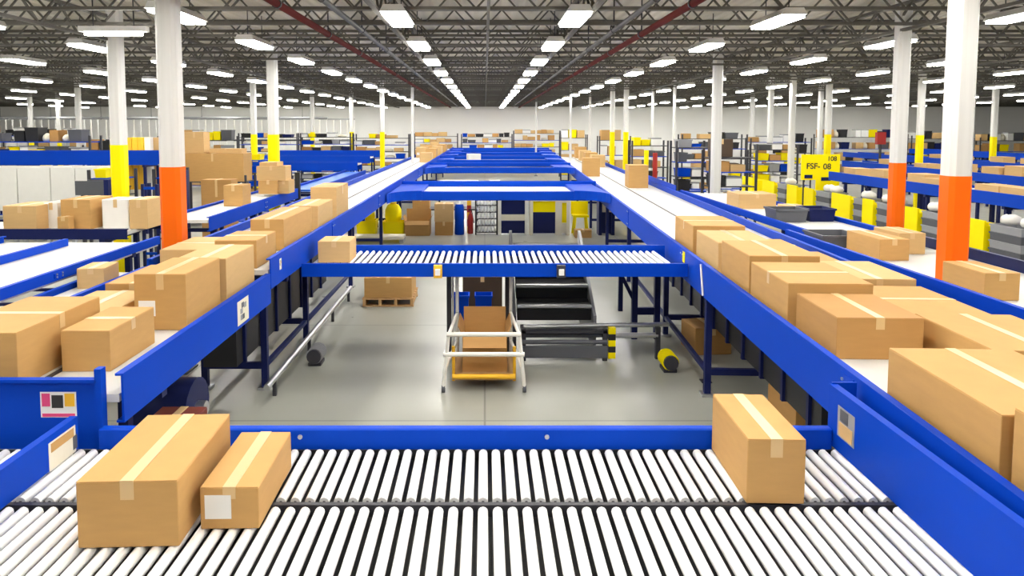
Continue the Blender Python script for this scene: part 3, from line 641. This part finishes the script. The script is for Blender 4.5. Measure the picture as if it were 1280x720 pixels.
rack_px(202, 300, 36, 2.6, 4, 'far rack behind the bulk cartons on the left', 'far rack behind the bulk cartons', 18, card=.3)
rack_px(577, 640, 53.5, 2.55, 6, 'farthest rack closing the end of the aisle', 'farthest rack at the aisle end', 19, card=.3)
rack_px(642, 700, 53, 2.8, 6, 'farthest rack right of the aisle end', 'farthest rack right of the aisle', 20, card=.7)
rack_px(200, 226, 17, 2.05, 5, 'small rack of parcels just left of and behind the orange column', 'small rack behind the orange column', 21, card=.3)
rack_px(120, 160, 17.5, 2.0, 5, 'small rack standing behind the yellow banded column', 'small rack behind the yellow banded column', 22, card=.25)
rack_px(-20, 120, 24, 2.75, 5, 'rack of goods behind the elevated blue conveyor', 'rack behind the elevated conveyor', 23, card=.25)
rack_px(310, 340, 25, 2.1, 5, 'small rack behind the heap of cartons on the left', 'small rack behind the carton heap', 24, card=.2)
# dark brown box on top of the rack
pxbox(890, 916, 174, 196, 20.35, .4, 'dark brown box standing on the rack beside the white column', 4, 'dark box', zrest=2.18)
# pale frames hanging before the left back wall
wf = None
for k in range(11):
    x = -35 + 2.6 * k
    lab = f'pale upright frame before the left back wall, {ORD[k]} from the far left'
    if wf is None:
        wf = thing('upright_frame', lab, 'frame', (x, 44, 0), 0, 'pale frames by the left back wall')
        for i in range(6): MB().b2(-1.1 + .42 * i, -1.04 + .42 * i, -.03, .03, 0, 3.5).build('post', (WHITEP, PAPER)[i % 2], wf)
        MB().b2(-1.12, 1.08, -.03, .03, 3.5, 3.56).build('top_bar', MGREY, wf); MB().b2(-1.12, 1.08, -.04, -.031, 2.2, 2.3).build('crossbar', DARK, wf)
    else: dup(wf, (x, 44, 0), 0, lab)
# elevated blue conveyor far left, bulk bins below
belt_conveyor('elevated deep blue conveyor crossing at the far left', (-9.0, 20, 0), math.pi / 2, 1.0, 9, 2.35, .38, 2.3, [.5, 4, 8.5], 0, 'left side belts', plates=False)
def bulk_bin(px0, px1, y, z0, z1, lab, m=CREAM):
    x0, x1 = (px0 - 606) / 900 * y, (px1 - 606) / 900 * y; w = x1 - x0
    t = thing('bulk_bin', lab, 'bin', ((x0 + x1) / 2, y, 0), 0, 'white bulk bins at the far left')
    for sy, n in ((0, 'front_panel'), (.9, 'back_panel')): MB().b2(-w / 2, w / 2, sy, sy + .03, z0, z1).build(n, m, t)
    for sx in (-1, 1): MB().b2(sx * w / 2, sx * (w / 2 - .03), .03, .9, z0, z1).build('side_panel', m, t)
    MB().b2(-w / 2 + .03, w / 2 - .03, .03, .9, z0, z0 + .05).build('base', m, t)
    for sx in (-1, 1):
        for yy in (.06, .84): MB().b2(sx * (w / 2 - .1) - .04, sx * (w / 2 - .1) + .04, yy - .04, yy + .04, 0, z0).build('leg', STEEL, t)
for i, (a, b) in enumerate(((-30, 19), (20.5, 61), (62, 92), (93, 121))):
    bulk_bin(a, b, 18.2, .9, 2.0, f'large white bulk bin under the elevated conveyor, {ORD[i]} from the far left', CARD[3])
t = thing('dark_trough', 'dark trough on legs right of the white bulk bins', 'trough', ((110 - 606) / 900 * 16, 16, 0))
MB().b2(-.32, .32, 0, .03, 1.5, 1.82).build('front_panel', DGREY, t); MB().b2(-.32, .32, .5, .53, 1.5, 1.82).build('back_panel', DGREY, t); MB().b2(-.32, .32, .03, .5, 1.5, 1.53).build('base', DGREY, t); MB().b2(.32, .42, 0, .53, 1.5, 1.85).build('end_panel', NAVY, t)
for sx in (-.28, .28): MB().b2(sx - .03, sx + .03, .2, .28, 0, 1.5).build('leg', DARK, t)
# amber cabinet
t = thing('amber_cabinet', 'amber slatted cabinet just right of the yellow banded column', 'cabinet', ((169 - 606) / 900 * 21, 21, 0))
for i in range(3): MB().b2(-.25 + .17 * i, -.1 + .17 * i, 0, .03, 1.2, 2.72).build('door', AMBER, t)
MB().b2(-.26, .26, .03, .5, 1.2, 2.72).build('body', YEL, t); MB().b2(-.26, .26, .0, .5, 0, 1.2).build('base', CREAM, t)
pxbox(181, 188, 172, 200, 21, .4, 'tall white carton between the amber cabinet and orange column', 3, 'cartons on the left', near=False, zrest=.0)
pxbox(192, 199, 172, 200, 21.2, .4, 'tall pale carton close behind the orange banded column', 1, 'cartons on the left', near=False, zrest=.0)
# pallet rack with bulk cartons
t = rack('steel rack under the bulk cartons behind the orange column', (265 - 606) / 900 * 22, 22.4, 2.05, .9, 1.56, 2, False)
pxbox(226, 304, 192, 217, 22, .8, 'very wide tan bulk carton on the steel rack', 0, 'bulk cartons', near=True, zrest=1.36)
pxbox(231, 255, 165, 192, 22.2, .5, 'upright pale carton on top of the wide bulk carton', 1, 'bulk cartons', near=True, zrest=2.222)
pxbox(262, 302, 186, 192, 22.2, .5, 'flat pale carton on top of the wide bulk carton', 1, 'bulk cartons', near=True, zrest=2.222)
pxbox(250, 288, 225, 250, 19, .5, 'brown carton on the floor stand before the steel rack', 2, 'bulk cartons', near=True, zrest=0)
t = thing('blue_tower', 'blue lattice tower just left of the orange banded column', 'tower', ((190 - 606) / 900 * 13.2, 13.2, 0))
for sx in (-.13, .13):
    for sy in (-.13, .13): MB().b2(sx - .025, sx + .025, sy - .025, sy + .025, 0, 1.98).build('post', NAVY, t)
for k in range(8): MB().b2(-.13, .13, -.15, -.12, .2 + .24 * k, .25 + .24 * k).build('rung', BLUE, t)
t = thing('dark_post', 'dark blue upright post right of the orange banded column', 'post', ((241 - 606) / 900 * 14, 13.6, 0))
MB().b2(-.05, .05, -.05, .05, .02, 2.2).build('upright', NAVY, t); MB().b2(-.1, .1, -.1, .1, 0, .02).build('base_plate', DARK, t)
# blue crosswise conveyors further back left
for i, (y, x1, L) in enumerate(((26, -4.6, 5.5), (29.5, -4.7, 6.5), (33, -4.7, 5))):
    belt_conveyor(f'blue crosswise conveyor far left of the aisle, {ORD[i]} from the front', (x1, y, 0), math.pi / 2, .9, L, 1.75 + .1 * i, .3, 1.7 + .1 * i, [.5, L - .6], 0, 'far crosswise conveyors', plates=False)

# ------------------------------------------------------------------ floor of the aisle: cart, pallet, machine
t = thing('tube_cart', 'white tubular cart holding an open carton in the aisle', 'cart', (-.01, 8.0, 0))
for sx in (-1, 1):
    MB().tube((sx * .40, .02, .68), (sx * .46, -.02, .06), .022, 10).build('front_post', WHITEP, t)
    MB().tube((sx * .34, 1.0, .06), (sx * .34, 1.0, 1.16), .022, 10).build('rear_post', WHITEP, t)
    MB().tube((sx * .40, .02, .66), (sx * .34, 1.0, .66), .02, 10).build('side_bar', WHITEP, t)
    MB().tube((sx * .43, .0, .30), (sx * .34, 1.0, .30), .02, 10).build('side_bar', WHITEP, t)
    MB().tube((sx * .35, .1, .10), (sx * .35, .1, .5), .018, 10).build('inner_post', AMBER, t)
    for yy in (0, 1.0):
        x_ = sx * (.46 if yy == 0 else .34)
        MB().tube((x_ - .02, yy, .05), (x_ + .02, yy, .05), .05, 12).build('wheel', DGREY, t)
for z in (.67, .44): MB().tube((-.46 + .04 * (z > .5), .0, z), (.46 - .04 * (z > .5), .0, z), .026, 10).build('front_bar', WHITEP, t)
MB().tube((-.34, 1.0, 1.14), (.34, 1.0, 1.14), .022, 10).build('push_bar', WHITEP, t)
MB().b2(-.36, .36, .06, .95, .12, .16).build('deck', WOOD, t); MB().tube((-.36, .04, .17), (.36, .04, .17), .028, 10).build('deck_edge', AMBER, t)
# open carton standing in the cart
def open_carton(label, x, y, z, w, l, h, back, m=CARD[0], group=None):
    t = thing('open_carton', label, 'carton', (x, y, z), 0, group)
    e = .008
    MB().b2(-w / 2, w / 2, 0, e, 0, h).build('front_panel', m, t); MB().b2(-w / 2, w / 2, l - e, l, 0, h).build('back_panel', m, t)
    for sx in (-1, 1): MB().b2(sx * w / 2, sx * (w / 2 - e), e, l - e, 0, h).build('side_panel', m, t)
    MB().b2(-w / 2 + e, w / 2 - e, e, l - e, 0, e).build('base', m, t)
    MB().b2(-w / 2, w / 2, l - e, l, h, h + back).build('back_flap', m, t)
    MB().prism([(e, h), (0, h), (-.12, h - .1), (-.112, h - .108)], 'x', -w / 2 + .01, w / 2 - .01).build('front_flap', m, t)
    for sx in (-1, 1): MB().prism([(sx * w / 2, h), (sx * (w / 2 - e), h), (sx * (w / 2 + .045), h + .12), (sx * (w / 2 + .053), h + .12)], 'y', e, l - e).build('side_flap', m, t)
    return t
open_carton('tall open brown carton standing in the white cart', -.0, 8.22, .162, .52, .62, .42, .2, CARD[2])
# wooden pallet with a carton
t = thing('wooden_pallet', 'wooden pallet on the aisle floor under the flat brown carton', 'pallet', (-1.63, 11.9, 0))
for i in range(5): MB().b2(-.43, .43, .02 + .18 * i, .15 + .18 * i, .12, .145).build('deck_board', WOOD, t)
for i in range(4): MB().b2(-.42 + .265 * i, -.375 + .265 * i, 0.02, .87, .02, .12).build('stringer', WOOD, t)
for i in range(2): MB().b2(-.43, .43, .03 + .72 * i, .13 + .72 * i, 0, .02).build('bottom_board', WOOD, t)
carton(-1.63, 12.33, .145, .8, .74, .34, 'brown carton sitting on the wooden pallet in the aisle', 0, 0, group='cartons on the floor')
# black stepped machine with chrome bars
t = thing('chute_machine', 'black slatted chute machine with chrome cross bars in the aisle', 'machine', (1.0, 9.1, 0))
for k in range(4):
    y = .5 + .38 * k; z = .42 + .2 * k
    MB().prism([(y, z - .02), (y, z + .16), (y + .34, z + .2), (y + .34, z + .02)], 'x', -.56, .44).build('step_panel', BLACK, t)
    MB().tube((-.56, y - .02, z + .17), (.44, y - .02, z + .17), .028, 10).build('cross_bar', STEEL, t)
for x in (-.6, .47): MB().prism([(.35, .05), (.35, .5), (2.0, 1.4), (2.08, 1.4), (2.08, .05)], 'x', x - .02, x + .02).build('side_frame', (DARK if x < 0 else MGREY), t)
for x in (-.5, .55):
    MB().b2(x - .03, x + .03, .0, .06, .0, .42).build('leg', DARK, t)
MB().b2(-.53, .58, 0, .3, .36, .40).build('bed_plate', DARK, t); MB().b2(-.53, .58, -.03, .02, .05, .2).build('lower_guard', DGREY, t)
for k, z in enumerate((.25, .31)): MB().tube((-.53, .0 + .1 * k, z), (.58, .0 + .1 * k, z), .03, 12).build('roller', DGREY, t)
MB().tube((-.5, .05, .44), (1.4, .15, .44), .03, 10).build('chrome_rail', STEEL, t)
MB().tube((.55, .1, .31), (1.25, .1, .31), .035, 10).build('chrome_rail', STEEL, t)
for i in range(5): MB().b2(.59, .68, -.03, .05, .04 + .08 * i, .12 + .08 * i).build('hazard_guard', (YEL, BLACK)[i % 2], t)
MB().b2(1.22, 1.28, .07, .13, 0, .42).build('leg', DARK, t)
# tall dark posts under the nearest crossing
for px, y, l in ((560, 9.3, 'left'), (635, 9.3, 'right')):
    x = (px - 606) / 900 * y
    t = thing('support_post', f'dark support post under the nearest crossing, {l} of the brown crates', 'post', (x, y + .15, 0), 0, 'crossing support posts')
    MB().b2(-.03, .03, -.03, .03, .02, 1.2).build('upright', DARK, t); MB().b2(-.07, .07, -.07, .07, 0, .02).build('base_plate', STEEL, t); MB().tube((.05, 0, .02), (.05, 0, 1.2), .015, 8).build('conduit', WHITEP, t)
for sx, lab in ((-.38, 'left'), (-.02, 'right')):
    tote(sx, 11.15, .0, .26, .26, .4, f'deep blue bin behind the cart, {lab} of two', BLUE, 'blue bins behind the cart', cat='bin', name='blue_bin')
pxbox(578, 628, 340, 380, 11.6, .4, 'dark brown crate behind the white cart under the crossing', 4, 'cartons on the floor', zrest=0)
# portal frame of right conveyor: dark braced frame
t = thing('braced_frame', 'dark braced steel frame beside the right conveyor legs', 'frame', (2.15, 10.1, 0))
for x in (-.02, .3): MB().b2(x - .04, x + .04, -.04, .04, .0, 1.12).build('post', NAVY, t)
MB().b2(-.22, .3, -.03, .03, .9, .96).build('crossbar', NAVY, t); MB().bar((-.22, 0, .93), (.0, 0, .5), .05).build('brace', NAVY, t); MB().b2(.0, .3, -.03, .03, .35, .45).build('crossbar', NAVY, t)
MB().b2(-.25, -.19, -.03, .03, .4, 1.12).build('hanger', NAVY, t)

# ------------------------------------------------------------------ packing area seen beneath the second crossing
Y = 20.2
def X(px, y=Y): return (px - 606) / 900 * y
def sack(label, px, y, z, w, h):
    t = MB().lathe([(w * .42, 0), (w * .5, h * .2), (w * .48, h * .6), (w * .34, h * .85), (w * .15, h * .93), (w * .22, h)], 14).build('yellow_sack', YEL, None, (X(px, y), y, z)); tag(t, label, 'sack', 'yellow sacks')
    MB().lathe([(w * .17, 0), (w * .19, .02), (w * .17, .04)], 12).build('tie', AMBER, t, (0, 0, h * .92)); return t
tote(X(458), Y, 0, .55, .5, .42, 'yellow bin under the left yellow sack', YEL, 'yellow packing bins', cat='bin', name='packing_bin')
tote(X(492), Y, 0, .6, .5, .38, 'yellow bin under the taller yellow sack', YEL, 'yellow packing bins', cat='bin', name='packing_bin')
sack('low yellow sack on the left yellow bin', 459, Y, .43, .42, .32); sack('taller yellow sack on the second yellow bin', 491, Y, .39, .48, .52)
open_carton('wide open tan carton on the floor beside the yellow bins', X(522), Y - .3, 0, .70, .6, .42, .28, CARD[0])
carton(X(522), Y + 1.2, .62, .5, .5, .3, 'tan carton on the table behind the yellow sacks', 0, group='packing area cartons')
t = thing('packing_table', 'dark packing table behind the yellow sacks', 'table', (-1.12, Y + 1.2, 0))
MB().b2(-.98, .98, -.35, .35, .58, .62).build('table_top', DARK, t)
for sx in (-.9, .9):
    for sy in (-.3, .3): MB().b2(sx - .03, sx + .03, sy - .03, sy + .03, 0, .58).build('leg', DARK, t)
carton(X(555), Y, 0, .5, .5, .38, 'dark brown carton under the tan carton beside the blue drum', 2, group='packing area cartons')
carton(X(555), Y, .385, .52, .5, .5, 'tan carton on top of the dark brown one', 1, group='packing area cartons')
t = MB().lathe([(.13, 0), (.14, .05), (.13, .4), (.14, .45), (.13, .8), (.1, .86)], 16).build('blue_drum', BLUE, None, (X(574), Y, 0)); tag(t, 'narrow blue drum left of the red fire post', 'drum')
MB().lathe([(.1, 0), (.1, .03), (.03, .04), (.03, .08)], 14).build('lid', PAPER, t, (0, 0, .86))
t = MB().lathe([(.07, 0), (.08, .04), (.08, .45), (.05, .55), (.025, .58), (.025, .66)], 14).build('fire_extinguisher', RED, None, (X(588), Y, .02)); tag(t, 'red fire extinguisher beside the blue drum', 'extinguisher')
MB().b2(-.06, .02, -.02, .02, .66, .7).build('handle', BLACK, t); MB().tube((.03, 0, .66), (.1, 0, .3), .012, 8).build('hose', BLACK, t)
t = thing('hazard_post', 'amber striped post behind the fire extinguisher', 'post', (X(586), Y + .25, 0))
for i in range(5): MB().b2(-.06, .06, -.03, .03, .2 * i, .2 * i + .2).build('band', (AMBER, RED)[i % 2], t)
# bottle rack
t = thing('bottle_rack', 'black rack holding rows of white bottles beneath the second crossing', 'rack', (X(608), Y, 0))
for sx in (-.3, .3):
    for sy in (-.12, .12): MB().b2(sx - .02, sx + .02, sy - .02, sy + .02, 0, 1.02).build('post', BLACK, t)
bm = MB().lathe([(.032, 0), (.035, .02), (.035, .09), (.015, .12), (.015, .15)], 8).mesh('white_bottle', PAPER)
for k in range(5):
    MB().b2(-.28, .28, -.12, .12, .06 + .19 * k, .08 + .19 * k).build('shelf', BLACK, t)
    for i in range(6):
        o = put('white_bottle', bm, None, (X(608) - .23 + .09 * i, Y - .06, .082 + .19 * k)); tag(o, f'white bottle on the {ORD[k]} shelf from the floor of the black rack', 'bottle', f'white bottles on rack shelf {ORD[k]}')
# white machine frame with navy panels
def booth(name, label, px0, px1, z1, cols, frame, cat='cabinet'):
    w = X(px1) - X(px0); t = thing(name, label, cat, (X((px0 + px1) / 2), Y, 0))
    for sx in (-1, 1): MB().b2(sx * w / 2, sx * (w / 2 - .09), -.2, .2, 0, z1).build('post', frame, t)
    MB().b2(-w / 2 + .09, w / 2 - .09, -.2, .2, z1 - .1, z1).build('top_bar', frame, t)
    z = .05; 
    for m, hh in cols: MB().b2(-w / 2 + .09, w / 2 - .09, -.15, .15, z, z + hh - .01).build('panel', m, t); z += hh
    return t
booth('packing_station', 'white framed packing station with navy panels beneath the second crossing', 622.5, 660, 1.08, [(NAVY, .36), (CREAM, .18), (NAVY, .39)], WHITEP)
tt = booth('packing_station', 'white posted station with yellow top panel over navy drawers', 662, 698, 1.06, [(NAVY, .6), (YEL, .33)], CREAM)
booth('cream_locker', 'slim cream and yellow locker right of the yellow topped station', 698, 712, 1.02, [(CREAM, .3), (YEL, .6)], CREAM)
t = thing('yellow_chair', 'yellow chair with splayed legs beside the cream locker', 'chair', (X(726), Y, 0))
MB().b2(-.22, .22, -.2, .2, .5, .56).build('seat', YEL, t); MB().b2(-.24, .24, .17, .22, .56, .92).build('backrest', YEL, t)
for sx in (-1, 1):
    for sy in (-1, 1): MB().bar((sx * .15, sy * .15, .5), (sx * .2, sy * .2, 0), .05).build('leg', YEL, t)
carton(X(726), Y - .55, 0, .45, .3, .22, 'small tan carton on the floor before the yellow chair', 0, group='packing area cartons')
booth('navy_locker', 'navy locker with white top panel right of the yellow chair', 748, 768, .98, [(NAVY, .6), (CREAM, .25)], NAVY)
t = thing('low_platform', 'low pale platform on the floor in front of the yellow bins', 'platform', (X(465, 19), 18.9, 0))
MB().b2(-.85, .85, -.3, .3, .1, .16).build('deck', CREAM, t)
for sx in (-.8, .8): MB().b2(sx - .05, sx + .05, -.28, .28, 0, .1).build('foot', MGREY, t)

for nm, lb, px, m, z0 in (('yellow_post', 'yellow guard post beside the red post, behind the right belt', 808, YEL, 2.2), ('red_post', 'red guard post beside the yellow post, behind the right belt', 819, RED, 2.1)):
    t = thing(nm, lb, 'post', (X(px, 26), 26, 0)); MB().tube((0, 0, .02), (0, 0, z0), .085, 12).build('upright', m, t); MB().b2(-.12, .12, -.12, .12, 0, .02).build('base_plate', DARK, t)
t = thing('black_post', 'short black post at the far end of the narrow left belt', 'post', (X(372, 17.9), 17.85, 0)); MB().b2(-.06, .06, -.05, .05, .02, 1.9).build('upright', BLACK, t); MB().b2(-.1, .1, -.1, .1, 0, .02).build('base_plate', DARK, t)
t = thing('red_cabinet', 'red fire cabinet on a post between the orange banded columns', 'cabinet', (X(1100, 33), 33, 0)); MB().b2(-.2, .2, -.1, .1, 2.25, 2.8).build('body', RED, t); MB().b2(-.04, .04, -.04, .04, 0, 2.25).build('post', DARK, t)
# ------------------------------------------------------------------ world, view
w = bpy.data.worlds.new('world'); scene.world = w; w.use_nodes = True
w.node_tree.nodes['Background'].inputs[0].default_value = (1, .98, .95, 1); w.node_tree.nodes['Background'].inputs[1].default_value = .3
vs = scene.view_settings; scene.display_settings.display_device = 'sRGB'
vs.view_transform = 'Standard'; vs.look = 'None'; vs.gamma = 1; vs.exposure = 0.45; vs.use_curve_mapping = False
scene.cycles.use_denoising = True; scene.cycles.max_bounces = 8; scene.cycles.diffuse_bounces = 5
